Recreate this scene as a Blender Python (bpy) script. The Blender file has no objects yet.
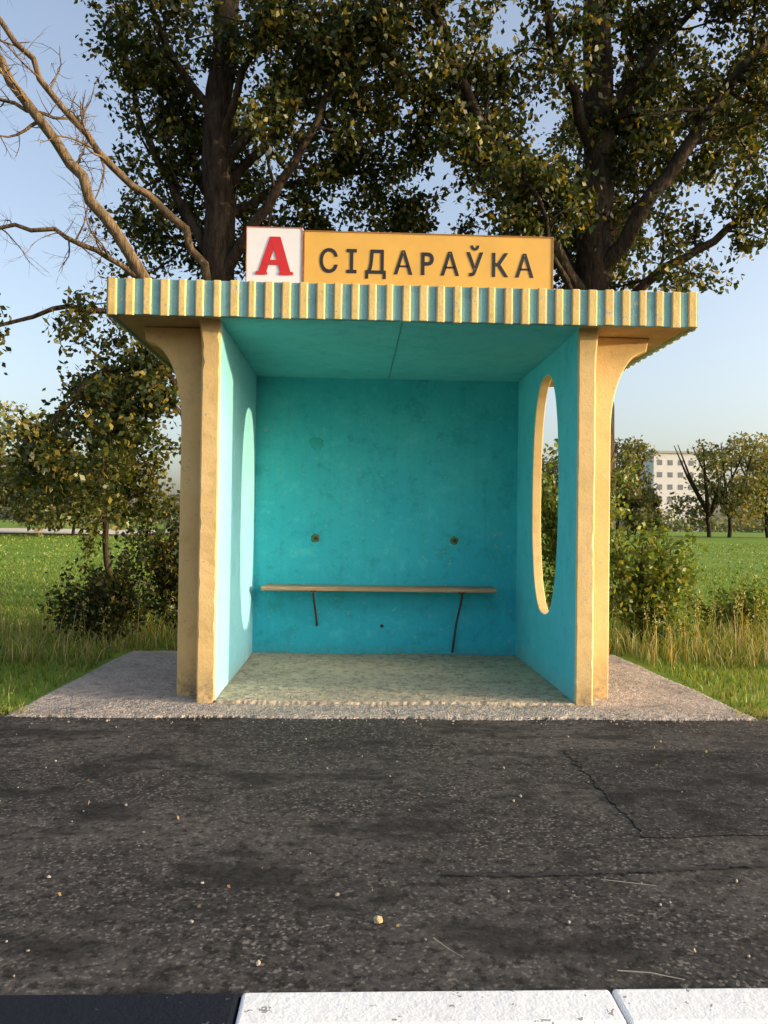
import bpy, math, random
import numpy as np
from mathutils import Vector, Matrix
random.seed(7); rng=np.random.default_rng(7)
S=bpy.context.scene
COL=S.collection
# ------------------------------------------------------------ helpers
def newmat(name):
    m=bpy.data.materials.new(name); m.use_nodes=True
    nt=m.node_tree; b=nt.nodes['Principled BSDF']; return m,nt,b
def N(nt,t,**k):
    n=nt.nodes.new(t)
    for a,v in k.items(): setattr(n,a,v)
    return n
def noise(nt,vec,scale,detail=6,rough=.6,dist=0):
    n=N(nt,'ShaderNodeTexNoise'); n.inputs['Scale'].default_value=scale
    n.inputs['Detail'].default_value=min(detail,3); n.inputs['Roughness'].default_value=rough
    n.inputs['Distortion'].default_value=0
    nt.links.new(vec,n.inputs['Vector']); return n.outputs['Fac']
def ramp(nt,fac,stops):
    r=N(nt,'ShaderNodeValToRGB'); e=r.color_ramp.elements
    while len(e)<len(stops): e.new(.5)
    for i,(p,c) in enumerate(stops):
        e[i].position=p
        e[i].color=(c,c,c,1) if isinstance(c,(int,float)) else (*c,1)
    nt.links.new(fac,r.inputs['Fac']); return r.outputs['Color']
def mix(nt,fac,a,b,mode='MIX'):
    n=N(nt,'ShaderNodeMix',data_type='RGBA',blend_type=mode)
    if isinstance(fac,(int,float)): n.inputs[0].default_value=fac
    else: nt.links.new(fac,n.inputs[0])
    for i,v in ((6,a),(7,b)):
        if isinstance(v,tuple): n.inputs[i].default_value=(*v,1)
        else: nt.links.new(v,n.inputs[i])
    return n.outputs[2]
def mapping(nt,scale=(1,1,1)):
    g=N(nt,'ShaderNodeNewGeometry'); m=N(nt,'ShaderNodeMapping'); m.inputs['Scale'].default_value=scale
    nt.links.new(g.outputs['Position'],m.inputs['Vector']); return m.outputs['Vector']
def bump(nt,b,h,strength=.3,dist=.01):
    n=N(nt,'ShaderNodeBump'); n.inputs['Strength'].default_value=strength; n.inputs['Distance'].default_value=dist
    nt.links.new(h,n.inputs['Height']); nt.links.new(n.outputs['Normal'],b.inputs['Normal']); return n
def zval(nt):
    g=N(nt,'ShaderNodeNewGeometry'); s=N(nt,'ShaderNodeSeparateXYZ'); nt.links.new(g.outputs['Position'],s.inputs[0]); return s.outputs['Z']
def maprange(nt,v,a,b,c=0.,d=1.):
    n=N(nt,'ShaderNodeMapRange'); nt.links.new(v,n.inputs[0])
    for i,x in zip((1,2,3,4),(a,b,c,d)): n.inputs[i].default_value=x
    return n.outputs[0]
def math_(nt,op,a,b):
    n=N(nt,'ShaderNodeMath',operation=op)
    for i,v in ((0,a),(1,b)):
        if isinstance(v,(int,float)): n.inputs[i].default_value=v
        else: nt.links.new(v,n.inputs[i])
    return n.outputs[0]

def paint(name,base,alt,chip,low=None,chips=.72,dirt=(.16,.13,.09),dirt_top=.35,rough=.75,bs=.28,grunge=.5,spec=.25,fine=.35):
    m,nt,b=newmat(name); P=mapping(nt)
    n1=noise(nt,P,1.3,2,.6); c=mix(nt,ramp(nt,n1,[(.35,0.),(.65,1.)]),base,alt)
    if low:
        zz=maprange(nt,zval(nt),2.3,.3); c=mix(nt,zz,c,low)
    st=noise(nt,mapping(nt,(9,9,.7)),1.5,2,.6)
    c=mix(nt,ramp(nt,st,[(.5,0.),(.8,grunge*.7)]),c,tuple(x*.6 for x in base))
    bl=noise(nt,P,5.5,8,.7,.6)
    c=mix(nt,ramp(nt,bl,[(.54,0.),(.68,grunge)]),c,tuple(x*.55 for x in alt))
    k=.1*max(base)
    c=mix(nt,ramp(nt,bl,[(.30,grunge*.8),(.44,0.)]),c,tuple(min(.9,x*1.12+k) for x in base))
    ch=noise(nt,P,16,9,.78,.3)
    chf=ramp(nt,ch,[(chips-.02,0.),(chips-.005,1.)]); c=mix(nt,chf,c,chip)
    fs=noise(nt,P,60,2,.7)
    c=mix(nt,ramp(nt,fs,[(.30,fine),(.42,0.)]),c,tuple(x*.55 for x in base))
    if dirt_top>0:
        d=maprange(nt,zval(nt),dirt_top,0.); d=math_(nt,'MULTIPLY',d,maprange(nt,ch,.3,.65))
        c=mix(nt,d,c,dirt)
    nt.links.new(c,b.inputs['Base Color']); b.inputs['Roughness'].default_value=rough
    b.inputs['Specular IOR Level'].default_value=spec
    h=math_(nt,'ADD',math_(nt,'MULTIPLY',fs,.45),math_(nt,'MULTIPLY',ch,.6))
    h=math_(nt,'SUBTRACT',h,math_(nt,'MULTIPLY',chf,.25))
    bump(nt,b,h,bs,.018)
    return m
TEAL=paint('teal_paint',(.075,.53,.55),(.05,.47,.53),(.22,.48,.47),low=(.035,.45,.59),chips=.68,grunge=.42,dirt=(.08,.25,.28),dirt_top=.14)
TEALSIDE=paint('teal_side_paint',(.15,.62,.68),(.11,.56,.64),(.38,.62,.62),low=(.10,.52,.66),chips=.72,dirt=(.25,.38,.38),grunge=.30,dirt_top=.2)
TEALSUNLIT=paint('teal_sunlit_tint',(.32,.70,.74),(.26,.64,.70),(.5,.68,.68),low=(.26,.62,.72),chips=.72,dirt=(.3,.42,.42),grunge=.2,dirt_top=.2)  # side wall teal lightened for left wall: sunlight put into the colour
CEIL=paint('teal_ceiling_paint',(.14,.54,.52),(.11,.48,.47),(.3,.5,.48),chips=.74,grunge=.3)
OCHRE=paint('ochre_paint',(.78,.55,.25),(.71,.48,.20),(.48,.40,.30),chips=.69,dirt=(.2,.15,.1),grunge=.27,bs=.2,fine=.25)
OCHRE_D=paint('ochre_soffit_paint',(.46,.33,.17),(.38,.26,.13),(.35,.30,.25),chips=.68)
RIBY=paint('cream_rib_paint',(.78,.57,.23),(.70,.48,.17),(.45,.42,.36),chips=.66,grunge=.35)
RIBB=paint('turquoise_groove_paint',(.20,.40,.40),(.16,.34,.35),(.36,.42,.38),chips=.66,grunge=.4)
def simple(name,c,rough=.6,metal=0,var=.3,scale=20,bs=.2):
    m,nt,b=newmat(name); P=mapping(nt)
    n=noise(nt,P,scale,3,.65)
    nt.links.new(mix(nt,ramp(nt,n,[(.35,0.),(.7,1.)]),c,tuple(x*(1-var) for x in c)),b.inputs['Base Color'])
    b.inputs['Roughness'].default_value=rough; b.inputs['Metallic'].default_value=metal
    bump(nt,b,n,bs,.005); return m
def woodmat():
    m,nt,b=newmat('bench_wood'); P=mapping(nt,(1.2,14,30))
    n=noise(nt,P,3,8,.65,.8)
    nt.links.new(ramp(nt,n,[(.3,(.20,.11,.06)),(.55,(.38,.24,.14)),(.75,(.5,.36,.24))]),b.inputs['Base Color'])
    b.inputs['Roughness'].default_value=.7; bump(nt,b,n,.3,.004); return m
WOOD=woodmat()
RUST=simple('rusty_steel',(.12,.06,.035),.8,.2,.5,60)
SIGN_Y=simple('sign_orange',(.82,.46,.085),.5,0,.14,3,.02)
SIGN_W=simple('sign_white',(.84,.81,.80),.5,0,.08,4,.02)
SIGN_R=simple('sign_red',(.62,.02,.02),.5,0,.1,6,.02)
SIGN_K=simple('sign_black',(.02,.015,.015),.5,0,.1,6,.02)

def link(o,parent=None):
    COL.objects.link(o)
    if parent: o.parent=parent
    return o
def empty(name,loc=(0,0,0)):
    e=bpy.data.objects.new(name,None); e.location=(0,0,0); e.empty_display_size=.3; return link(e)
def mesh_obj(name,verts,faces,mats,parent=None,mi=None,smooth=False):
    me=bpy.data.meshes.new(name); me.from_pydata([tuple(v) for v in verts],[],faces)
    for m in (mats if isinstance(mats,(list,tuple)) else [mats]): me.materials.append(m)
    if mi: me.polygons.foreach_set('material_index',mi)
    if smooth: me.polygons.foreach_set('use_smooth',[True]*len(me.polygons))
    me.validate(); me.update()
    return link(bpy.data.objects.new(name,me),parent)
def bevel(o,w=.008,seg=2):
    b=o.modifiers.new('bv','BEVEL'); b.width=w; b.segments=seg; b.limit_method='ANGLE'; return o
BOXF=[(0,3,2,1),(4,5,6,7),(0,1,5,4),(1,2,6,5),(2,3,7,6),(3,0,4,7)]
def box(name,x0,x1,y0,y1,z0,z1,mats,parent=None,bv=.006,mi=None):
    v=[(x0,y0,z0),(x1,y0,z0),(x1,y1,z0),(x0,y1,z0),(x0,y0,z1),(x1,y0,z1),(x1,y1,z1),(x0,y1,z1)]
    o=mesh_obj(name,v,BOXF,mats,parent,mi)
    if bv: bevel(o,bv)
    return o
def recalc(o):
    import bmesh
    bm=bmesh.new(); bm.from_mesh(o.data); bmesh.ops.recalc_face_normals(bm,faces=bm.faces); bm.to_mesh(o.data); bm.free()
def prism_xz(name,poly,y0,y1,mats,parent=None,bv=.006):
    n=len(poly); v=[(x,y0,z) for x,z in poly]+[(x,y1,z) for x,z in poly]
    f=[tuple(range(n)),tuple(range(2*n-1,n-1,-1))]+[(i,i+n,(i+1)%n+n,(i+1)%n) for i in range(n)]
    o=mesh_obj(name,v,f,mats,parent); recalc(o)
    if bv: bevel(o,bv)
    return o

# ------------------------------------------------------------ dims
XC=.33; HI=1.30; HO=1.435; HW=1.385; YF=5.78; YB=7.92; ZC=2.76; ZT=2.99; YR=5.60
RL,RR=-1.755,2.46   # roof extents in x
sh=empty('bus_shelter')
def post(name,sx,tm):
    xi=XC+sx*HI; xo=XC+sx*HO; n=46; V=[];F=[];M=[]
    for k in range(n+1):
        z=-.05+(ZC+.05)*k/n; j=lambda s:random.gauss(0,s)
        top=.022*max(0,(z-2.45)/.31)**2
        c=.010+abs(random.gauss(0,.002))+(random.random()<.10)*random.uniform(.004,.012)
        d=.010+abs(random.gauss(0,.002))+(random.random()<.08)*random.uniform(.004,.010)
        ring=[(xi,YF+.17),(xi,YF+c),(xi+sx*c,YF+j(.0008)),(xo+sx*top-sx*d,YF+j(.0008)),(xo+sx*top,YF+d),(xo+sx*top,YF+.17)]
        V+=[(x,y,z) for x,y in ring]
    for k in range(n):
        for i in range(6):
            a=k*6+i;b=k*6+(i+1)%6; F.append((a,b,b+6,a+6)); M.append(1 if i==0 else 0)
    F+= [tuple(range(6)),tuple(range(n*6,n*6+6))]; M+=[0,0]
    o=mesh_obj(name,V,F,[OCHRE,tm],sh,M); recalc(o)
def side_wall(name,sx,hole,tm):
    xi=XC+sx*HI; xo=XC+sx*HO
    post(name.replace('wall','front_post'),sx,tm)
    xi+=sx*.002; xo=XC+sx*HW
    y0,y1,z0,z1=YF+.171,YB+.14,-.05,ZC
    cy,cz,a,b=6.79,1.58,.46,1.02
    if not hole:
        o=box(name,min(xi,xo),max(xi,xo),y0,y1,z0,z1,[OCHRE,tm],sh,0,
              mi=[0,0,0,0 if sx>0 else 1,0,1 if sx>0 else 0]); return o
    n=96; pts=[];rp=[]
    for i in range(n):
        t=2*math.pi*i/n
        c,s=math.cos(t),math.sin(t)
        py=a*math.copysign(abs(c)**.82,c); pz=b*math.copysign(abs(s)**.82,s)
        pts.append((cy+py+random.gauss(0,.0015),cz+pz+random.gauss(0,.0015)))
        dy,dz=py,pz
        k=min(((y1-cy) if dy>0 else (y0-cy))/dy if abs(dy)>1e-6 else 1e9, ((z1-cz) if dz>0 else (z0-cz))/dz if abs(dz)>1e-6 else 1e9)
        rp.append([cy+dy*k,cz+dz*k])
    for cyy,czz in ((y0,z0),(y0,z1),(y1,z0),(y1,z1)):
        j=min(range(n),key=lambda i:(rp[i][0]-cyy)**2+(rp[i][1]-czz)**2); rp[j]=[cyy,czz]
    V=[];F=[];M=[]
    for x in (xi,xo):
        V+= [(x,p[0],p[1]) for p in pts]+[(x,p[0],p[1]) for p in rp]
    for i in range(n):
        j=(i+1)%n
        F.append((i,j,j+n,i+n));M.append(1)
        F.append((2*n+i,3*n+i,3*n+j,2*n+j));M.append(0)
        F.append((i,2*n+i,2*n+j,j));M.append(0)
        F.append((n+i,n+j,3*n+j,3*n+i));M.append(0)
    o=mesh_obj(name,V,F,[OCHRE,tm],sh,M); recalc(o)
    bevel(o,.007); return o
side_wall('left_wall',-1,False,TEALSUNLIT)
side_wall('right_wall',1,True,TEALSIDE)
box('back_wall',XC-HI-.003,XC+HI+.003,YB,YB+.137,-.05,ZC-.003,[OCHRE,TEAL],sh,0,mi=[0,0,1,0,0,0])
box('ceiling_slab',XC-HI+.001,XC+HI-.001,YR+.07,YB-.001,ZC-.012,ZC+.03,CEIL,sh,0)
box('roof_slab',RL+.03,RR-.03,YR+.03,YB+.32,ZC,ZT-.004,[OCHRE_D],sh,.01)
def fascia():
    V=[];F=[];M=[]
    def addbox(x0,x1,y0,y1,z0,z1,m,ch=0,axis='x'):
        b0=len(V)
        if ch and axis=='x':
            V.extend([(x0,y1,z0),(x0+ch,y0,z0),(x1-ch,y0,z0),(x1,y1,z0),(x0,y1,z1),(x0+ch,y0,z1),(x1-ch,y0,z1),(x1,y1,z1)])
        else:
            V.extend([(x0,y1,z0),(x0,y0,z0),(x1,y0,z0),(x1,y1,z0),(x0,y1,z1),(x0,y0,z1),(x1,y0,z1),(x1,y1,z1)])
        for f in [(0,3,2,1),(4,5,6,7),(0,1,5,4),(1,2,6,5),(2,3,7,6),(3,0,4,7)]:
            F.append(tuple(i+b0 for i in f)); M.append(m)
    W=RR-RL; n=35; p=W/n
    addbox(RL+.02,RR-.02,YR+.002,YR+.029,ZC-.02,ZT,1)
    for i in range(n):
        x=RL+p*(i+.5); w=p*.262+random.uniform(-.004,.004); j=random.uniform(-.003,.003)
        addbox(x-w,x+w,YR-.010+j,YR+.0018,ZC-.023+j*2,ZT+.003+j,0,.008)
    L=YB+.32-YR-.03; m=19; q=L/m
    for sx,xa in ((-1,RL+.0295),(1,RR-.0295)):
        addbox(min(xa,xa+sx*.012),max(xa,xa+sx*.012),YR+.03,YB+.31,ZC-.02,ZT,1)
        for i in range(m):
            y=YR+.04+q*(i+.5)-.01
            xs=sorted((xa+sx*.0125,xa+sx*.028)); addbox(xs[0],xs[1],y-q*.26,y+q*.26,ZC-.021,ZT+.003,0)
    o=mesh_obj('fascia',V,F,[RIBY,RIBB],sh,M); bevel(o,.005)
fascia()
for sx,nm in ((-1,'left_rib'),(1,'right_rib')):
    P=[(HW+.001,-.05),(HO+.19,-.05),(HO+.19,2.05)]
    for i in range(1,13):
        t=i/12; P.append((HO+.19+.27*(1-math.cos(t*math.pi/2)), 2.05+.60*math.sin(t*math.pi/2)))
    P+= [(HO+.48,ZC-.002),(HW+.001,ZC-.002)]
    prism_xz(nm,[(XC+sx*a,b) for a,b in P],6.02,6.18,OCHRE,sh,.01)
box('ceiling_joint',XC-.004,XC+.004,YR+.10,YB-.01,ZC-.016,ZC-.0115,simple('joint_dark',(.06,.3,.3)),sh,0)
def disc(name,x,y,z,r,d,mat,parent,seg=14,jit=.0):
    V=[];
    for k in (0,1):
        for i in range(seg):
            t=2*math.pi*i/seg; rr=r*(1-.25*k)*(1+random.uniform(-jit,jit))
            V.append((x+rr*math.cos(t),y-d*k,z+rr*math.sin(t)))
    F=[tuple(range(seg,2*seg))[::-1]]+[(i,(i+1)%seg,(i+1)%seg+seg,i+seg) for i in range(seg)]
    return mesh_obj(name,V,F,mat,parent)
PAT=simple('patch_mortar',(.12,.22,.10),.9,0,.4,30)
for i,(px,pz) in enumerate(((-.37,1.16),(1.005,1.155),(.30,.30))):
    disc('wall_bolt_pocket',px,YB-.0005,pz,.045 if i<2 else .018,.006,PAT if i<2 else RUST,sh,jit=.15)
    disc('wall_bolt',px+.005,YB-.006,pz,.02 if i<2 else .008,.014,RUST,sh)
PAT2=simple('repaired_plaster',(.045,.46,.45),.9,0,.3,12)
disc('plaster_patch',-.37,YB-.0005,2.10,.07,.003,PAT2,sh,seg=18,jit=.2)

# bench
be=empty('wooden_bench')
box('seat_plank',-.86,1.38,7.58,7.74,.668,.706,WOOD,be,.006)
box('seat_plank',-.85,1.385,7.75,7.905,.667,.705,WOOD,be,.006)
def tube(V,F,pts,rad,ns=6):
    pts=[Vector(p) for p in pts]; b0=len(V)
    for i,p in enumerate(pts):
        d=(pts[min(i+1,len(pts)-1)]-pts[max(i-1,0)])
        if d.length<1e-9: d=Vector((0,0,1))
        d.normalize()
        a=d.cross(Vector((.13,.97,.2))) if abs(d.y)<.9 else d.cross(Vector((1,0,0)))
        a.normalize(); c=d.cross(a)
        r=rad[i]
        for k in range(ns):
            t=2*math.pi*k/ns; V.append(tuple(p+a*math.cos(t)*r+c*math.sin(t)*r))
    for i in range(len(pts)-1):
        for k in range(ns):
            k2=(k+1)%ns
            F.append((b0+i*ns+k,b0+i*ns+k2,b0+(i+1)*ns+k2,b0+(i+1)*ns+k))
def tubeobj(name,pts,r,mat,parent=None):
    V=[];F=[]; tube(V,F,pts,[r]*len(pts) if isinstance(r,(int,float)) else r); return mesh_obj(name,V,F,mat,parent,smooth=True)
for x,zb,dx in ((-.37,.30,.03),(1.05,.05,-.05)):
    tubeobj('bracket_arm',[(x,7.60,.660),(x,YB,.660)],.008,RUST,be)
    tubeobj('bracket_strut',[(x,7.62,.66),(x+.003,7.66,.60),(x+dx*.5,7.84,(.6+zb)/2),(x+dx,YB-.008,zb)],.011,RUST,be)
    box('bracket_plate',x-.03,x+.03,7.60,7.74,.655,.6675,RUST,be,0)

# ------------------------------------------------------------ sign
sg=empty('bus_stop_sign'); SY=5.66
x0,xm,x1=-.785,-.385,1.41; zb,zt=2.985,3.40
box('number_panel',x0,xm,SY,SY+.03,zb+.01,zt,[SIGN_W],sg,.003)
box('name_panel',xm+.004,x1,SY+.002,SY+.03,zb,zt-.015,[SIGN_Y],sg,.003)
def frame(nm,a,b,c,d,w,y,mat):
    box(nm,a,b,y-.003,y+.001,d-w,d,mat,sg,0); box(nm,a,b,y-.003,y+.001,c,c+w,mat,sg,0)
    box(nm,a,a+w,y-.003,y+.001,c+w,d-w,mat,sg,0); box(nm,b-w,b,y-.003,y+.001,c+w,d-w,mat,sg,0)
EDGE=simple('sign_edge_brown',(.40,.17,.03),.5)
frame('name_border',xm+.006,x1-.002,zb+.002,zt-.017,.008,SY+.001,EDGE)
EDGW=simple('sign_edge_red',(.5,.18,.10),.5)
frame('number_border',x0+.001,xm-.001,zb+.011,zt-.001,.006,SY-.0005,EDGW)
for x in (-.6,.3,1.25):
    box('support_post',x-.02,x+.02,SY+.032,SY+.06,ZT-.01,zt-.05,RUST,sg,.003)
    tubeobj('support_brace',[(x,SY+.05,zt-.1),(x,SY+.4,ZT)],.012,RUST,sg)
def flat(nm,poly,y,mat): 
    return mesh_obj(nm,[(x,y,z) for x,z in poly],[tuple(range(len(poly)))],mat,sg)
ax=(x0+xm)/2; az=zb+.075; H=.27
flat('letter_A',[(ax-.118,az),(ax-.060,az),(ax+.024,az+H),(ax-.030,az+H)],SY-.0040,SIGN_R)
flat('letter_A',[(ax+.048,az),(ax+.122,az),(ax+.042,az+H),(ax-.030,az+H)],SY-.0046,SIGN_R)
flat('letter_A',[(ax-.080,az+.070),(ax+.070,az+.070),(ax+.060,az+.105),(ax-.066,az+.105)],SY-.0052,SIGN_R)
flat('letter_A',[(ax-.132,az-.002),(ax-.046,az-.002),(ax-.050,az+.022),(ax-.128,az+.022)],SY-.0058,SIGN_R)
flat('letter_A',[(ax+.036,az-.002),(ax+.136,az-.002),(ax+.132,az+.022),(ax+.040,az+.022)],SY-.0064,SIGN_R)
cu=bpy.data.curves.new('name_text','FONT'); cu.body='СІДАPАЎКА'; cu.size=.2; cu.offset=.0026; cu.extrude=.0002; cu.space_character=1.5
cu.align_x='LEFT'; cu.materials.append(SIGN_K)
t=link(bpy.data.objects.new('name_text',cu),sg)
bpy.context.view_layer.update()
bb=[Vector(c) for c in t.bound_box]; wx=max(b.x for b in bb)-min(b.x for b in bb)
k=1.53/wx
t.rotation_euler=(math.pi/2,0,0); t.scale=(k,1.15,1); t.location=(-.272,SY-.0005,zb+.103)

# ------------------------------------------------------------ ground
def tz(x,y):
    t=np.clip((np.asarray(y)-13)/50,0,1); return -.03+.75*t*t*(3-2*t)+.0*np.asarray(x)
def groundmat():
    m,nt,b=newmat('grass_ground'); P=mapping(nt)
    n=noise(nt,P,.35,3,.65); n2=noise(nt,P,5,8,.75); n3=noise(nt,P,40,2,.7)
    c=mix(nt,ramp(nt,n,[(.35,0.),(.65,1.)]),(.12,.22,.022),(.19,.26,.035))
    c=mix(nt,ramp(nt,n2,[(.5,0.),(.8,.5)]),c,(.20,.17,.06))
    c=mix(nt,ramp(nt,n3,[(.35,.3),(.55,0.)]),c,(.05,.08,.014))
    nt.links.new(c,b.inputs['Base Color']); b.inputs['Roughness'].default_value=.95
    b.inputs['Specular IOR Level'].default_value=.1
    bump(nt,b,n2,.6,.05); return m
GR=groundmat()
ys=[5.47,6,8,10,13,16,20,25,30,35,40,45,50,55,60,63,80,120,250,600,1500]; xs=[-1500,-600,-200,-80,-40,-20,-10,-5,0,5,10,20,40,80,200,600,1500]
V=[(x,y,float(tz(x,y))) for y in ys for x in xs]; nx=len(xs)
F=[(j*nx+i,j*nx+i+1,(j+1)*nx+i+1,(j+1)*nx+i) for j in range(len(ys)-1) for i in range(nx-1)]
mesh_obj('ground',V,F,GR,smooth=True)

def asphaltmat(name,base,lite,dust=.5):
    m,nt,b=newmat(name); P=mapping(nt)
    v=N(nt,'ShaderNodeTexVoronoi'); v.inputs['Scale'].default_value=95; nt.links.new(P,v.inputs['Vector'])
    s=N(nt,'ShaderNodeSeparateColor'); nt.links.new(v.outputs['Color'],s.inputs[0])
    c=mix(nt,ramp(nt,s.outputs[0],[(.15,0.),(.7,.6),(1.,1.)]),base,lite)
    c=mix(nt,ramp(nt,s.outputs[1],[(.86,0.),(.93,.9)]),c,tuple(x*2.4 for x in lite))
    big=noise(nt,mapping(nt,(1,1.5,1)),.75,3,.65,.4)
    c=mix(nt,ramp(nt,big,[(.42,0.),(.60,dust)]),c,tuple(x*1.8 for x in lite))
    big2=noise(nt,mapping(nt,(.9,1.5,1)),1.5,3,.75,.8)
    c=mix(nt,ramp(nt,big2,[(.49,0.),(.62,.75)]),c,tuple(x*.45 for x in base))
    mid=noise(nt,P,22,4,.7)
    c=mix(nt,ramp(nt,mid,[(.36,.75),(.5,0.)]),c,tuple(x*.4 for x in base))
    nt.links.new(c,b.inputs['Base Color']); b.inputs['Roughness'].default_value=.88
    b.inputs['Specular IOR Level'].default_value=.12
    h=math_(nt,'ADD',math_(nt,'MULTIPLY',s.outputs[2],.5),math_(nt,'MULTIPLY',mid,.7))
    bump(nt,b,h,.7,.008); return m
ASP=asphaltmat('asphalt',(.029,.027,.025),(.070,.063,.056))
ASPD=asphaltmat('asphalt_repair',(.020,.019,.019),(.052,.048,.044),.25)
ROAD=asphaltmat('road_asphalt',(.04,.04,.04),(.07,.068,.065))
def sheet(name,x0,x1,y0,y1,nx,ny,z,mat,amp=.0,edge=0.):
    V=[];F=[]
    for j in range(ny+1):
        for i in range(nx+1):
            x=x0+(x1-x0)*i/nx; y=y0+(y1-y0)*j/ny
            zz=z+amp*(math.sin(x*2.1+y*1.7)+math.sin(x*.9-y*3.1+1))*.5
            if edge and j==ny: y+=edge*(math.sin(x*7.3)*.5+math.sin(x*17.1+2)*.3+random.uniform(-.3,.3))
            V.append((x,y,zz))
    for j in range(ny):
        for i in range(nx): a=j*(nx+1)+i; F.append((a,a+1,a+nx+2,a+nx+1))
    return mesh_obj(name,V,F,mat,smooth=True)
sheet('asphalt_pavement',-40,40,2.235,5.50,900,14,-.004,ASP,.002,.045)
def patch(name,cx0,cx1,cy0,cy1,z):
    P=[]
    for (ax_,ay,bx,by) in ((cx0,cy0,cx1,cy0),(cx1,cy0,cx1,cy1),(cx1,cy1,cx0,cy1),(cx0,cy1,cx0,cy0)):
        for i in range(40):
            t=i/40; P.append((ax_+(bx-ax_)*t+random.uniform(-.018,.018),ay+(by-ay)*t+random.uniform(-.014,.014)+.02*math.sin(9*t)))
    mesh_obj(name,[(x,y,z) for x,y in P],[tuple(range(len(P)))],ASPD)
patch('asphalt_repair_patch',1.25,6.5,3.35,4.65,.0004)
sheet('road',-60,60,-9,2.088,10,4,-.14,ROAD)
KW=paint('kerb_white_paint',(.80,.80,.79),(.74,.74,.74),(.30,.29,.27),chips=.66,dirt_top=0,grunge=.16,fine=.2,bs=.25)
KB=paint('kerb_black_paint',(.014,.016,.024),(.010,.012,.018),(.09,.09,.09),chips=.68,dirt_top=0,spec=.15,grunge=.2)
kb=empty('roadside_kerb')
xk=-.29-1.03*12
while xk<14:
    L=1.03
    blk=(int(round((xk+.29)/1.03))//2)%2!=0
    o=box('kerb_stone',xk+.003,xk+L-.003,2.085,2.243+random.uniform(-.003,.003),-.2,.008+random.uniform(-.002,.002),KB if blk else KW,kb,.012)
    o.modifiers['bv'].segments=3
    xk+=L
def apronmat():
    m,nt,b=newmat('concrete_apron'); P=mapping(nt)
    v=N(nt,'ShaderNodeTexVoronoi'); v.inputs['Scale'].default_value=70; nt.links.new(P,v.inputs['Vector'])
    s=N(nt,'ShaderNodeSeparateColor'); nt.links.new(v.outputs['Color'],s.inputs[0])
    c=mix(nt,s.outputs[0],(.36,.305,.26),(.50,.43,.37))
    c=mix(nt,ramp(nt,noise(nt,P,2.2,3,.7,.5),[(.42,0.),(.66,.6)]),c,(.26,.225,.19))
    n9=noise(nt,P,11,7,.75)
    c=mix(nt,ramp(nt,n9,[(.50,0.),(.65,.65)]),c,(.17,.15,.13))
    nt.links.new(c,b.inputs['Base Color']); b.inputs['Roughness'].default_value=.9; b.inputs['Specular IOR Level'].default_value=.2
    h=math_(nt,'ADD',math_(nt,'MULTIPLY',v.outputs['Distance'],-.6),math_(nt,'MULTIPLY',n9,2.))
    bump(nt,b,h,.7,.02); return m
APR=apronmat()
def apron():
    V=[];F=[]; nx,ny=300,160
    for j in range(ny+1):
        for i in range(nx+1):
            u=i/nx; v=j/ny
            y=5.385+(8.15-5.385)*v; x=-2.2+4.9*u
            x+= (u-.5)*.2*(1-v)
            if i in(0,nx): x+=random.uniform(-.03,.03)
            if j in(0,): y+=.04*math.sin(x*5)+random.uniform(-.03,.03)
            z=.008+.006*(math.sin(x*3.1+y*2)+math.sin(x*7.7-y*5.1))*.5+random.gauss(0,.0022)
            if i in (0,nx) or j in (0,ny): z=-.035
            V.append((x,y,z))
    for j in range(ny):
        for i in range(nx): a=j*(nx+1)+i; F.append((a,a+1,a+nx+2,a+nx+1))
    mesh_obj('concrete_apron',V,F,APR,smooth=True)
apron()
def floormat():
    m,nt,b=newmat('shelter_floor'); P=mapping(nt)
    c=mix(nt,ramp(nt,noise(nt,P,3,3,.7,.5),[(.4,0.),(.65,1.)]),(.42,.34,.25),(.50,.40,.28))
    n=noise(nt,P,18,7,.75)
    c=mix(nt,ramp(nt,n,[(.48,0.),(.62,.8)]),c,(.18,.15,.11))
    nt.links.new(c,b.inputs['Base Color']); b.inputs['Roughness'].default_value=.9
    bump(nt,b,n,.7,.02); return m
FLM=floormat()
V=[];F=[];nx,ny=160,130
for j in range(ny+1):
    for i in range(nx+1):
        x=XC-HI+.002+(2*HI-.004)*i/nx; y=YF-.02+(YB-YF+.018)*j/ny
        if j==0: y+=random.uniform(-.03,.02)
        z=.026+random.gauss(0,.0018)+.004*math.sin(x*4+y*3)
        if j==0: z=-.02
        V.append((x,y,z))
for j in range(ny):
    for i in range(nx): a=j*(nx+1)+i; F.append((a,a+1,a+nx+2,a+nx+1))
mesh_obj('floor_slab',V,F,FLM,sh,smooth=True)

def strip(name,pts,w,z,mat):
    V=[];F=[]
    for i,(x,y) in enumerate(pts):
        ww=w*random.uniform(.3,1.5); V+=[(x,y-ww,z),(x,y+ww,z)]
        if i: a=2*i-2; F.append((a,a+2,a+3,a+1))
    mesh_obj(name,V,F,mat)
TAR=simple('tar',(.014,.013,.013),.8,0,.3,30)
pts=[];
for i in range(90):
    u=i/89; x=.35+1.75*u; y=3.08+.08*math.sin(u*4.3-1.2)-.12*math.sin(u*3.14)+random.uniform(-.012,.012)+(.22*max(0,u-.75)); pts.append((x,y))
strip('tar_seam',pts,.012,.0044,TAR)

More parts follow.
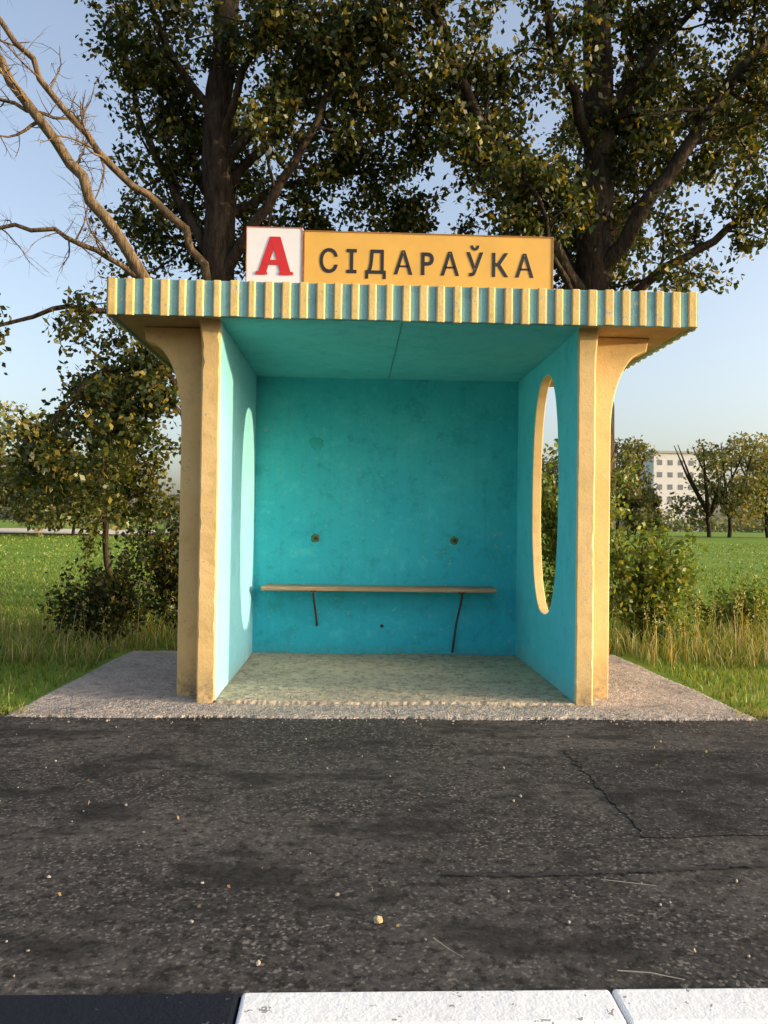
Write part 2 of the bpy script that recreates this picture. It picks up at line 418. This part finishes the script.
# ------------------------------------------------------------ numpy mesh
def np_mesh(name,V,F,mat,cols=None,parent=None):
    me=bpy.data.meshes.new(name); V=np.asarray(V,dtype=np.float32); F=np.asarray(F,dtype=np.int32)
    k=F.shape[1]
    me.vertices.add(len(V)); me.vertices.foreach_set('co',V.ravel())
    me.loops.add(F.size); me.loops.foreach_set('vertex_index',F.ravel())
    me.polygons.add(len(F)); me.polygons.foreach_set('loop_start',np.arange(0,F.size,k,dtype=np.int32))
    me.polygons.foreach_set('loop_total',np.full(len(F),k,dtype=np.int32))
    me.update(calc_edges=True)
    if cols is not None:
        a=me.color_attributes.new('Col','FLOAT_COLOR','POINT')
        c=np.ones((len(V),4),dtype=np.float32); c[:,:3]=cols; a.data.foreach_set('color',c.ravel())
    me.materials.append(mat)
    return link(bpy.data.objects.new(name,me),parent)
def leafmat(name,trans=.35):
    m,nt,b=newmat(name); nt.nodes.remove(b)
    a=N(nt,'ShaderNodeVertexColor',layer_name='Col')
    d=N(nt,'ShaderNodeBsdfDiffuse'); nt.links.new(a.outputs['Color'],d.inputs['Color'])
    tr=N(nt,'ShaderNodeBsdfTranslucent'); nt.links.new(mix(nt,1.,a.outputs['Color'],(1.6,1.35,.5),'MULTIPLY'),tr.inputs['Color'])
    ms=N(nt,'ShaderNodeMixShader'); ms.inputs[0].default_value=trans
    nt.links.new(d.outputs[0],ms.inputs[1]); nt.links.new(tr.outputs[0],ms.inputs[2])
    gl=N(nt,'ShaderNodeBsdfGlossy'); gl.inputs['Roughness'].default_value=.4; gl.inputs['Color'].default_value=(1,1,1,1)
    m2=N(nt,'ShaderNodeMixShader'); m2.inputs[0].default_value=.02
    nt.links.new(ms.outputs[0],m2.inputs[1]); nt.links.new(gl.outputs[0],m2.inputs[2])
    nt.links.new(m2.outputs[0],nt.nodes['Material Output'].inputs['Surface']); return m
LEAF=leafmat('leaf',.35); GRASS=leafmat('grass_blade',.3)
def leaves(name,C,size,palette,parent=None,aspect=.62):
    n=len(C); C=np.asarray(C)
    d=rng.normal(size=(n,3)); d[:,2]-=.5; d/=np.linalg.norm(d,axis=1)[:,None]
    e=rng.normal(size=(n,3)); w=np.cross(d,e); w/=np.linalg.norm(w,axis=1)[:,None]
    nn=np.cross(d,w)
    s=size*rng.uniform(.6,1.25,size=n)[:,None]
    V=np.stack([C, C+d*s*.45+w*s*aspect*.5+nn*s*.08, C+d*s, C+d*s*.45-w*s*aspect*.5+nn*s*.08],axis=1).reshape(-1,3)
    F=np.arange(4*n).reshape(-1,4)
    pal=np.array(palette); ci=rng.integers(0,len(pal),size=n)
    c=pal[ci]*rng.uniform(.65,1.3,size=n)[:,None]
    return np_mesh(name,V,F,LEAF,np.repeat(c,4,axis=0),parent)
def barkmat(name,a,b_):
    m,nt,b=newmat(name); P=mapping(nt,(1,1,.25)); n=noise(nt,P,14,8,.75,.5)
    c=mix(nt,ramp(nt,n,[(.35,0.),(.65,1.)]),a,b_)
    nt.links.new(c,b.inputs['Base Color']); b.inputs['Roughness'].default_value=.9; b.inputs['Specular IOR Level'].default_value=.1
    bump(nt,b,n,.9,.04); return m
BARK=barkmat('bark',(.022,.016,.011),(.07,.05,.033)); BARKL=barkmat('bark_dead',(.10,.068,.036),(.25,.17,.10))
# ------------------------------------------------------------ tree generator
class Tree:
    def __init__(s,name,leafsize,palette,bark=BARK):
        s.e=empty(name); s.V=[];s.F=[];s.VD=[];s.FD=[];s.L=[]; s.ls=leafsize; s.pal=palette; s.bark=bark; s.name=name
    def tube(s,pts,rads,dead=False,ns=6):
        tube(s.VD if dead else s.V, s.FD if dead else s.F, pts,rads,ns)
    def wander(s,p,d,L,n,jit,up):
        pts=[Vector(p)]; d=Vector(d).normalized()
        for i in range(n):
            d=(d+Vector((random.gauss(0,jit),random.gauss(0,jit),random.gauss(0,jit)+up))).normalized()
            pts.append(pts[-1]+d*(L/n))
        return pts
    def twig(s,p,d,L,r,nl,dead):
        pts=s.wander(p,d,L,4,.22,-.02 if not dead else .05)
        s.tube(pts,[r*(1-.2*i) for i in range(5)],dead,3)
        if dead:
            if L>.3 and random.random()<.8:
                for q in (1,2,3):
                    dd=(pts[q+1]-pts[q]).normalized()+Vector([random.gauss(0,.7) for _ in range(3)])
                    s.twig(pts[q],dd,L*.5,r*.5,0,True)
            return
        P=np.array([tuple(q) for q in pts]); 
        t=rng.uniform(.6,4,size=nl); i=np.minimum(t.astype(int),3); f=(t-i)[:,None]
        c=P[i]*(1-f)+P[i+1]*f+rng.normal(scale=s.ls*.85,size=(nl,3)); s.L.append(c)
    def branch(s,p,d,L,r,ntw,nl,dead=False,up=.04):
        pts=s.wander(p,d,L,6,.2,up)
        s.tube(pts,[r*(1-.13*i) for i in range(7)],dead,5)
        for k in range(ntw):
            t=random.uniform(1.0,5.99); i=int(t); q=pts[i].lerp(pts[i+1],t-i)
            dd=(pts[i+1]-pts[i]).normalized()*.6+Vector([random.gauss(0,.65) for _ in range(3)])
            s.twig(q,dd,random.uniform(.35,.75)*(L/1.5)**.5,r*.33,nl,dead)
    def limb(s,pts,r0,r1,nbr,bl,ntw,nl,dead=False,start=.2,ns=8):
        P=[Vector(p) for p in pts]; Q=[]
        for i in range(len(P)-1):
            for k in range(4):
                q=P[i].lerp(P[i+1],k/4); 
                if k: q+=Vector([random.gauss(0,.03) for _ in range(3)])
                Q.append(q)
        Q.append(P[-1]); n=len(Q)
        s.tube(Q,[r0+(r1-r0)*i/(n-1) for i in range(n)],dead,ns)
        for b in range(nbr):
            t=random.uniform(start,.999)*(n-1); i=min(int(t),n-2); q=Q[i].lerp(Q[i+1],t-i); u=t/(n-1)
            dd=(Q[i+1]-Q[i]).normalized()*.5+Vector([random.gauss(0,.7) for _ in range(3)])
            s.branch(q,dd,bl*random.uniform(.6,1.2)*(1.15-.5*u),max(.008,(r0+(r1-r0)*u)*.42),ntw,nl,dead)
    def finish(s):
        mesh_obj('trunk_and_limbs',s.V,s.F,s.bark,s.e,smooth=True)
        if s.VD: mesh_obj('dead_limbs',s.VD,s.FD,BARKL,s.e,smooth=True)
        if s.L:
            C=np.concatenate(s.L); leaves('foliage',C,s.ls,s.pal,s.e); print(s.name,len(C))
PALG=[(.026,.042,.009),(.033,.049,.011),(.045,.062,.014),(.085,.09,.019),(.22,.17,.035),(.03,.042,.013)]
NL=31
T=Tree('poplar_tree',.105,PALG)
T.limb([(-2.1,12,-.1),(-2.12,12,2.5),(-2.08,12.05,5),(-2.12,12,7.2),(-2.0,12.1,9.5),(-1.9,12,12)],.31,.14,8,1.2,8,NL,start=.45,ns=14)
dead=[[(-2.1,12,3.0),(-2.5,11.6,3.8),(-3.15,11.2,5.0),(-3.75,11.0,6.0),(-4.5,10.9,6.95),(-5.3,10.9,8.05),(-6.4,10.9,9.5)],
      [(-2.1,12,4.6),(-2.45,11.5,5.5),(-3.4,11.1,6.2),(-4.1,11.0,7.0),(-4.9,11.0,8.1),(-5.9,11.0,9.4)],
      [(-2.1,12,4.0),(-2.9,11.8,4.8),(-3.6,11.6,5.1),(-4.3,11.5,5.45),(-5.4,11.4,5.4),(-6.6,11.4,5.65)]]
T.limb(dead[0],.10,.05,16,1.0,7,0,True,.4); T.limb(dead[1],.065,.03,13,1.0,6,0,True,.4); T.limb(dead[2],.05,.02,14,.9,7,0,True,.35)
T.limb([(-4.3,10.9,6.8),(-5.0,10.8,7.0),(-6.0,10.8,6.9)],.03,.012,9,.7,6,0,True,.2)
def L3(T,a,pts,r0,r1,nbr=13,bl=1.2,ntw=7,nl=NL,start=.2): T.limb([a]+pts,r0,r1,nbr,bl,ntw,nl,start=start)
L3(T,(-2.1,12,5.2),[(-2.8,12.3,6.3),(-3.4,12.6,7.5),(-3.8,12.8,9.0)],.09,.03,14)
L3(T,(-2.1,12,5.8),[(-2.6,12.8,7.0),(-3.1,13.4,8.3),(-4.3,14.0,9.6)],.09,.03,15)
L3(T,(-2.1,12,4.8),[(-1.3,11.6,5.9),(-.6,11.3,7.0),(-.1,11.0,8.4)],.10,.03,17,start=.3)
L3(T,(-2.1,12,4.3),[(-1.3,12.4,5.2),(-.5,12.6,5.7),(.4,12.8,6.0)],.08,.02,14)
L3(T,(-2.1,12,6.2),[(-1.4,12.6,7.4),(-.9,13.0,8.6),(-.5,13.4,9.8)],.09,.03)
L3(T,(-2.1,12,7.0),[(-1.5,11.3,8.0),(-.9,10.8,9.0)],.07,.03,start=.4)
L3(T,(-2.1,12,5.0),[(-2.6,12.9,5.6),(-3.0,13.6,6.0),(-3.6,14.2,6.4)],.06,.02,12)
L3(T,(-2.1,12,7.3),[(-2.8,11.8,8.2),(-3.3,11.6,9.3)],.07,.03,12,start=.4)
L3(T,(-2.1,12,6.6),[(-1.0,11.7,7.8),(.1,11.6,8.5),(1.0,11.5,9.2)],.09,.02,17,start=.3)
L3(T,(-2.1,12,3.8),[(-1.6,12.8,4.5),(-1.0,13.4,5.0),(-.2,14,5.4)],.06,.02,11,1.1)
L3(T,(-2.1,12,5.4),[(-2.0,13,6.4),(-2.2,14,7.6),(-2.4,14.6,9)],.07,.02,12)
L3(T,(-2.1,12,5.8),[(-1.2,12.5,6.6),(-.2,12.9,7.0),(.8,13.2,7.3)],.08,.02,15)
L3(T,(-2.1,12,6.9),[(-1.1,12.6,7.9),(-.1,13.0,8.4),(.9,13.3,8.6)],.08,.02,14)
L3(T,(-2.1,12,3.4),[(-3.0,11.6,4.15),(-4.0,11.3,4.3),(-4.9,11.1,3.95),(-5.6,11,3.5)],.06,.012,12,.75,6,20,start=.35)
L3(T,(-2.1,12,2.9),[(-2.9,11.4,3.5),(-3.6,11.1,3.3),(-4.1,10.9,2.6),(-4.3,10.8,1.9)],.05,.012,16,.8,6,24,start=.2)
L3(T,(-2.1,12,2.5),[(-2.7,11.4,3.0),(-3.2,11.1,2.7),(-3.5,11.0,1.8)],.045,.012,16,.75,6,24,start=.2)
L3(T,(-2.1,12,3.1),[(-2.9,12.4,3.7),(-3.8,12.6,3.6),(-4.6,12.7,2.8)],.045,.012,15,.8,6,24,start=.25)
T.finish()
T=Tree('poplar_tree',.105,PALG)
T.limb([(3.6,12,-.1),(3.62,12,2.5),(3.6,12.05,5),(3.7,12,7.2),(3.65,12.1,9.5),(3.8,12,12)],.36,.17,8,1.2,8,NL,start=.45,ns=14)
L3(T,(3.6,12,5.0),[(4.3,11.5,6.2),(5.0,11.2,7.3),(5.7,11.1,8.2),(6.4,11.0,9.0)],.13,.05,16,start=.4)
T.limb([(3.6,12,4.2),(4.3,11.6,4.95),(5.2,11.4,5.5),(6.2,11.4,6.15),(7.0,11.4,6.5)],.085,.03,15,.9,6,NL,start=.25)
L3(T,(3.6,12,6.2),[(4.2,12.3,7.6),(4.7,12.6,9.2)],.12,.05,15)
L3(T,(3.6,12,4.6),[(2.7,11.5,5.6),(1.9,11.2,6.7),(1.3,11.0,7.8),(.8,10.8,9.0)],.12,.04,17,start=.35)
L3(T,(3.6,12,4.9),[(2.6,12.4,6.2),(2.0,12.8,7.6),(1.4,13.0,9.0)],.10,.04,16)
L3(T,(3.6,12,4.0),[(2.7,12.2,4.9),(1.8,12.5,5.6),(.9,12.8,6.0)],.08,.02,14)
L3(T,(3.6,12,6.8),[(2.9,11.4,8.0),(2.4,11.0,9.4)],.10,.04,start=.35)
L3(T,(3.6,12,4.6),[(3.5,12.9,5.3),(3.9,13.6,5.9),(4.8,14.2,6.6)],.06,.02,13)
L3(T,(3.6,12,7.4),[(4.4,11.4,8.4),(5.2,11.0,9.2)],.07,.03,14,start=.4)
L3(T,(3.6,12,5.6),[(4.6,12.6,6.6),(5.8,13,7.4),(6.8,13.2,8.2)],.08,.03,17)
L3(T,(3.6,12,6.4),[(4.8,12.9,7.6),(6.0,13.4,8.6),(7.0,13.6,9.2)],.08,.03,16)
L3(T,(3.6,12,6.0),[(2.6,11.8,6.8),(1.6,11.6,7.4),(.6,11.5,7.6)],.08,.02,15,start=.3)
L3(T,(3.6,12,5.2),[(3.7,13,6.2),(3.9,14,7.6),(4.2,14.6,9)],.07,.02,12)
L3(T,(3.6,12,3.9),[(3.1,11.3,4.6),(2.6,10.8,5.3),(2.2,10.5,6.2)],.06,.02,11,1.0,start=.4)
T.finish()
PALY=[(.05,.07,.014),(.07,.085,.018),(.11,.11,.022),(.17,.14,.03),(.04,.06,.012)]
T=Tree('young_willow_tree',.12,PALY)
T.limb([(-4.7,15.5,-.05),(-4.72,15.5,1.2),(-4.6,15.5,2.4),(-4.7,15.6,3.4)],.07,.03,12,.9,6,18,start=.35)
for az in range(8):
    a=az*.8+random.uniform(-.2,.2); z=random.uniform(1.2,2.6); l=random.uniform(.8,1.4)
    T.limb([(-4.7,15.5,z),(-4.7+l*.6*math.cos(a),15.5+l*.6*math.sin(a),z+.4),(-4.7+l*math.cos(a),15.5+l*math.sin(a),z+.3+random.uniform(-.5,.4))],.03,.012,7,.8,5,16)
T.finish()
def shrub(name,x,y,w,h,n,ls,pal,nl=14):
    T=Tree(name,ls,pal); z0=float(tz(x,y))
    for i in range(n):
        a=random.uniform(0,6.28); r=w*random.uniform(.2,1)
        T.limb([(x+.1*math.cos(a),y+.1*math.sin(a),z0-.02),(x+r*.5*math.cos(a),y+r*.5*math.sin(a),z0+h*.5*random.uniform(.7,1)),(x+r*math.cos(a),y+r*math.sin(a),z0+h*random.uniform(.55,1))],.012,.005,7,.38,4,nl,start=.15,ns=5)
    T.finish()
PALS=[(.09,.15,.025),(.12,.18,.03),(.17,.20,.035),(.22,.22,.04),(.07,.12,.02)]
shrub('wild_shrub',3.3,9.0,.5,1.45,13,.07,PALS)
shrub('wild_shrub',2.95,10.6,.75,2.5,16,.08,PALS)
shrub('wild_shrub',-2.75,8.9,.5,.75,10,.06,PALG)
shrub('wild_shrub',-2.1,9.8,.6,1.4,12,.07,PALG)
shrub('wild_shrub',4.9,10.2,.45,.5,7,.055,PALS)

# ------------------------------------------------------------ distant trees
def far_tree(name,x,y,h,w,pal,ls=.32,n=5200,trunks=1):
    T=Tree(name,ls,pal); z0=float(tz(x,y))-.1
    for k in range(trunks):
        tx=x+random.uniform(-.25,.25)*w*(trunks>1)
        T.limb([(tx,y,z0),(tx+random.uniform(-.3,.3),y,z0+h*.3),(tx+random.uniform(-.6,.6),y,z0+h*.7)],.03*h*.6,.03,0,0,0,0)
        for j in range(5):
            a=random.uniform(0,6.28); T.tube([(tx,y,z0+h*.18),(tx+w*.25*math.cos(a),y+w*.25*math.sin(a),z0+h*.5),(tx+w*.4*math.cos(a),y+w*.4*math.sin(a),z0+h*.75)],[.14,.09,.03])
    nc=46; C=[]
    for k in range(nc):
        a=random.uniform(0,6.28); rr=w*.5*math.sqrt(random.random()); zz=z0+h*(.18+.74*random.random()*(1-.35*(rr/(w*.5))**2))
        c=np.array([x+rr*math.cos(a),y+rr*math.sin(a),zz]); m=n//nc
        v=rng.normal(size=(m,3)); v/=np.linalg.norm(v,axis=1)[:,None]
        C.append(c+v*(w*.15)*rng.uniform(.5,1.15,size=(m,1))*np.array([1,1,.8]))
    T.L=C; T.finish()
PALF=[(.10,.13,.045),(.13,.15,.055),(.18,.17,.06),(.24,.20,.08)]
for x,y,h,w in ((-19.5,44,8.0,6.5),(-15.2,44,5.0,5),(-26,50,9,7)):
    far_tree('willow_tree',x,y,h,w,PALF)
for x,y,h,w in ((20.0,60,8.4,5.6),(28.6,60,9.4,7.0),(33.5,62,8.6,6),(15.5,62,7.6,6),(24.3,66,4.2,3.6)):
    far_tree('willow_tree',x,y,h,w,PALF,trunks=2)
C=[]
for k in range(620):
    x=-230+460*k/620+random.uniform(-1,1); y=190+random.uniform(-8,6); h=random.uniform(3,7)+2*math.sin(x*.05)
    v=rng.normal(size=(42,3)); C.append(np.array([x,y,.7+h*.5])+v*np.array([1.6,1.5,max(1,h*.28)]))
leaves('distant_treeline',np.concatenate(C),1.0,[(.11,.14,.07),(.14,.16,.09),(.18,.18,.10)])
ab=empty('apartment_building')
BW=simple('white_panel_wall',(.72,.68,.66),.8,0,.1,1); BG=simple('window_glass',(.22,.22,.24),.2,0,.2,1)
box('walls',76,90,200,212,.3,20.5,BW,ab,0); box('roof_parapet',75.6,90.4,199.6,212.4,20.503,21.1,simple('parapet',(.45,.40,.38)),ab,0)
for fl in range(6):
    for c in range(5):
        x=77+c*2.7; z=2.0+fl*3.1; box('window',x,x+1.2,199.93,199.99,z,z+1.3,BG,ab,0)
DR=simple('pale_track',(.60,.53,.44),.95,0,.15,3)
V=[];F=[]
for i in range(61):
    x=-110+i*1.65; yy=50+1.0*math.sin(x*.06); V+=[(x,yy-3.6,float(tz(x,yy-3.6))+.05),(x,yy+3.6,float(tz(x,yy+3.6))+.12)]
    if i: a=2*i-2; F.append((a,a+2,a+3,a+1))
mesh_obj('distant_road',V,F,DR)

# ------------------------------------------------------------ grass
def blades(name,X,Y,h,w,pal,lean=.35,parent=None,root=.6):
    n=len(X); Z=tz(X,Y); a=rng.uniform(0,6.283,size=n); b=rng.uniform(0,6.283,size=n)
    l=h*rng.uniform(.05,lean*2,size=n); dx=np.cos(a);dy=np.sin(a); wx=np.cos(b)*w;wy=np.sin(b)*w
    base=np.stack([X,Y,Z],1)
    def P(t,s):
        return base+np.stack([dx*l*t*t+wx*s,dy*l*t*t+wy*s,h*t*(1-.15*t)],1)
    V=np.stack([P(0,-.5),P(0,.5),P(.55,.4),P(.55,-.4),P(1,0)],1).reshape(-1,3)
    o=np.arange(n)[:,None]*5
    F=np.concatenate([o+np.array([0,1,2]),o+np.array([0,2,3]),o+np.array([3,2,4])])
    pal=np.array(pal); c=pal[rng.integers(0,len(pal),size=n)]*rng.uniform(.7,1.3,size=n)[:,None]
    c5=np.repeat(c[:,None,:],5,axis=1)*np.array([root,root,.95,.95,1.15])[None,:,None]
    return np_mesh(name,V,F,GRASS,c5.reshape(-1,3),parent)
def scatter(n,x0,x1,y0,y1,patch=None):
    X=rng.uniform(x0,x1,n);Y=rng.uniform(y0,y1,n)
    k=~((X>-2.33)&(X<2.86)&(Y<8.2))
    if patch: 
        f=np.sin(X*patch+1.3*np.sin(Y*patch*.8))+np.sin(Y*patch*1.3+X*.7)
        k&=(f>rng.uniform(-1.8,1.2,n))
    return X[k],Y[k]
GP=[(.11,.20,.024),(.14,.23,.032),(.18,.25,.036),(.23,.26,.05),(.28,.25,.08)]
GD=[(.42,.35,.14),(.48,.39,.18),(.32,.30,.10),(.20,.25,.05)]
ge=empty('grass')
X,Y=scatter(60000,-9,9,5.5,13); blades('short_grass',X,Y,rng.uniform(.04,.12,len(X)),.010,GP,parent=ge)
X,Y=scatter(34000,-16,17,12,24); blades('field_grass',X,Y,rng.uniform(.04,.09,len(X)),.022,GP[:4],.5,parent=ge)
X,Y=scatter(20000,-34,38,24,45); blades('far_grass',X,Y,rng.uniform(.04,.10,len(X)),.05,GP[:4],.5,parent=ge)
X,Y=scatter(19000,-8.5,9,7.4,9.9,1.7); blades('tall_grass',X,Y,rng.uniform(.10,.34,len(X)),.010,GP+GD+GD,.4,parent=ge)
X,Y=scatter(2800,-8.5,9,7.8,10.2,1.1); blades('dry_stalks',X,Y,rng.uniform(.25,.66,len(X)),.008,GD,.15,parent=ge)
nS=380; X=rng.uniform(-8.5,9,nS);Y=rng.uniform(7.6,10.4,nS); k=~((X>-2.4)&(X<2.9)&(Y<8.4)); X=X[k];Y=Y[k]; H=rng.uniform(.35,.8,len(X))
blades('seed_stems',X,Y,H*1.02,.007,GD,.03,parent=ge)
C=[]
for x,y,h in zip(X,Y,H):
    m=26; C.append(np.stack([x+rng.normal(scale=.016,size=m),y+rng.normal(scale=.016,size=m),-.03+h*.82+rng.uniform(-.10,.10,m)],1))
leaves('seed_heads',np.concatenate(C),.022,GD,ge)
X=np.concatenate([rng.uniform(-9,-2.2,5000),rng.uniform(2.7,9,5000)]);Y=rng.normal(5.55,.07,10000)
blades('edge_grass',X,Y,rng.uniform(.03,.10,10000),.007,GP+GD,.7,parent=ge)

# ------------------------------------------------------------ litter
def pebbles(name,P,smin,smax,mat):
    V=[];F=[]
    ico=[(0,0,1),(.894,0,.447),(.276,.851,.447),(-.724,.526,.447),(-.724,-.526,.447),(.276,-.851,.447),(.724,.526,-.447),(-.276,.851,-.447),(-.894,0,-.447),(-.276,-.851,-.447),(.724,-.526,-.447),(0,0,-1)]
    fc=[(0,1,2),(0,2,3),(0,3,4),(0,4,5),(0,5,1),(1,6,2),(2,7,3),(3,8,4),(4,9,5),(5,10,1),(2,6,7),(3,7,8),(4,8,9),(5,9,10),(1,10,6),(6,11,7),(7,11,8),(8,11,9),(9,11,10),(10,11,6)]
    for x,y,z in P:
        s=random.uniform(smin,smax)*(random.random()**2*.8+.4); b=len(V); q=[random.uniform(.6,1.2) for _ in range(3)]
        a=random.uniform(0,6.28)
        for v in ico:
            r=s*random.uniform(.8,1.15); vx,vy,vz=v[0]*r*q[0],v[1]*r*q[1],v[2]*r*q[2]*.7
            V.append((x+vx*math.cos(a)-vy*math.sin(a),y+vx*math.sin(a)+vy*math.cos(a),z+vz+s*.3))
        F+=[tuple(i+b for i in f) for f in fc]
    return mesh_obj(name,V,F,mat)
GRV=simple('gravel_stone',(.34,.30,.26),.85,0,.6,30)
P=[(random.uniform(-4,5),random.uniform(2.3,5.4),0) for _ in range(380)]
P+=[(random.uniform(-2.1,2.8),random.gauss(5.47,.11),.004) for _ in range(1200)]
P+=[(random.uniform(-.9,1.55),5.80+abs(random.gauss(0,.3)),.026) for _ in range(380)]
pebbles('gravel',P,.003,.011,GRV)
pebbles('stone',[(.10,2.64,.0)],.036,.038,simple('yellow_stone',(.6,.48,.25),.8,0,.3,30))
n=70; X=rng.uniform(-4,5,n);Y=rng.uniform(2.4,7.8,n)
leaves('fallen_leaves',np.stack([X,Y,np.full(n,.02)],1),.022,[(.30,.24,.12),(.22,.14,.06),(.4,.36,.25)])
TW=simple('dry_twig',(.42,.36,.28),.8)
tubeobj('fallen_twig',[(.79,2.33,.008),(.88,2.31,.012),(.97,2.28,.008)],[.0025,.002,.0012],TW)
tubeobj('fallen_twig',[(.93,2.93,.008),(1.0,2.90,.012),(1.12,2.88,.006)],[.002,.002,.001],TW)
tubeobj('fallen_twig',[(.27,2.52,.008),(.31,2.45,.01),(.35,2.41,.006)],[.002,.0015,.001],TW)

# ------------------------------------------------------------ light
EL=math.radians(5.0); AZ=math.radians(103.5)
W=bpy.data.worlds.new('World'); S.world=W; W.use_nodes=True
nt=W.node_tree; bg=nt.nodes['Background']
sk=N(nt,'ShaderNodeTexSky',sky_type='NISHITA'); sk.sun_disc=False; sk.sun_elevation=math.radians(22); sk.sun_rotation=AZ
sk.air_density=1.0; sk.dust_density=4.0; sk.ozone_density=.6
hs=N(nt,'ShaderNodeHueSaturation'); hs.inputs['Saturation'].default_value=.82; hs.inputs['Value'].default_value=1.05
nt.links.new(sk.outputs[0],hs.inputs['Color'])
nt.links.new(hs.outputs[0],bg.inputs['Color']); bg.inputs['Strength'].default_value=.28
sd=Vector((math.sin(AZ)*math.cos(EL),math.cos(AZ)*math.cos(EL),math.sin(EL)))
su=bpy.data.lights.new('sun','SUN'); su.energy=5; su.angle=math.radians(.5); su.color=(1,.80,.49)
so=link(bpy.data.objects.new('sun',su)); so.rotation_euler=sd.to_track_quat('Z','Y').to_euler(); so.location=(20,-8,6)
# camera
cam=bpy.data.cameras.new('camera'); co=link(bpy.data.objects.new('camera',cam)); S.camera=co
cam.sensor_fit='VERTICAL'; cam.sensor_height=36; cam.lens=800/1024*36; cam.clip_end=3000; cam.clip_start=.05
M=Matrix.Rotation(math.radians(-2.2),4,'Z')@Matrix.Rotation(math.radians(90.93),4,'X')@Matrix.Rotation(math.radians(.8),4,'Z')
co.matrix_world=Matrix.Translation((0,0,1.3))@M
S.view_settings.view_transform='Standard'; S.view_settings.look='None'; S.view_settings.exposure=0
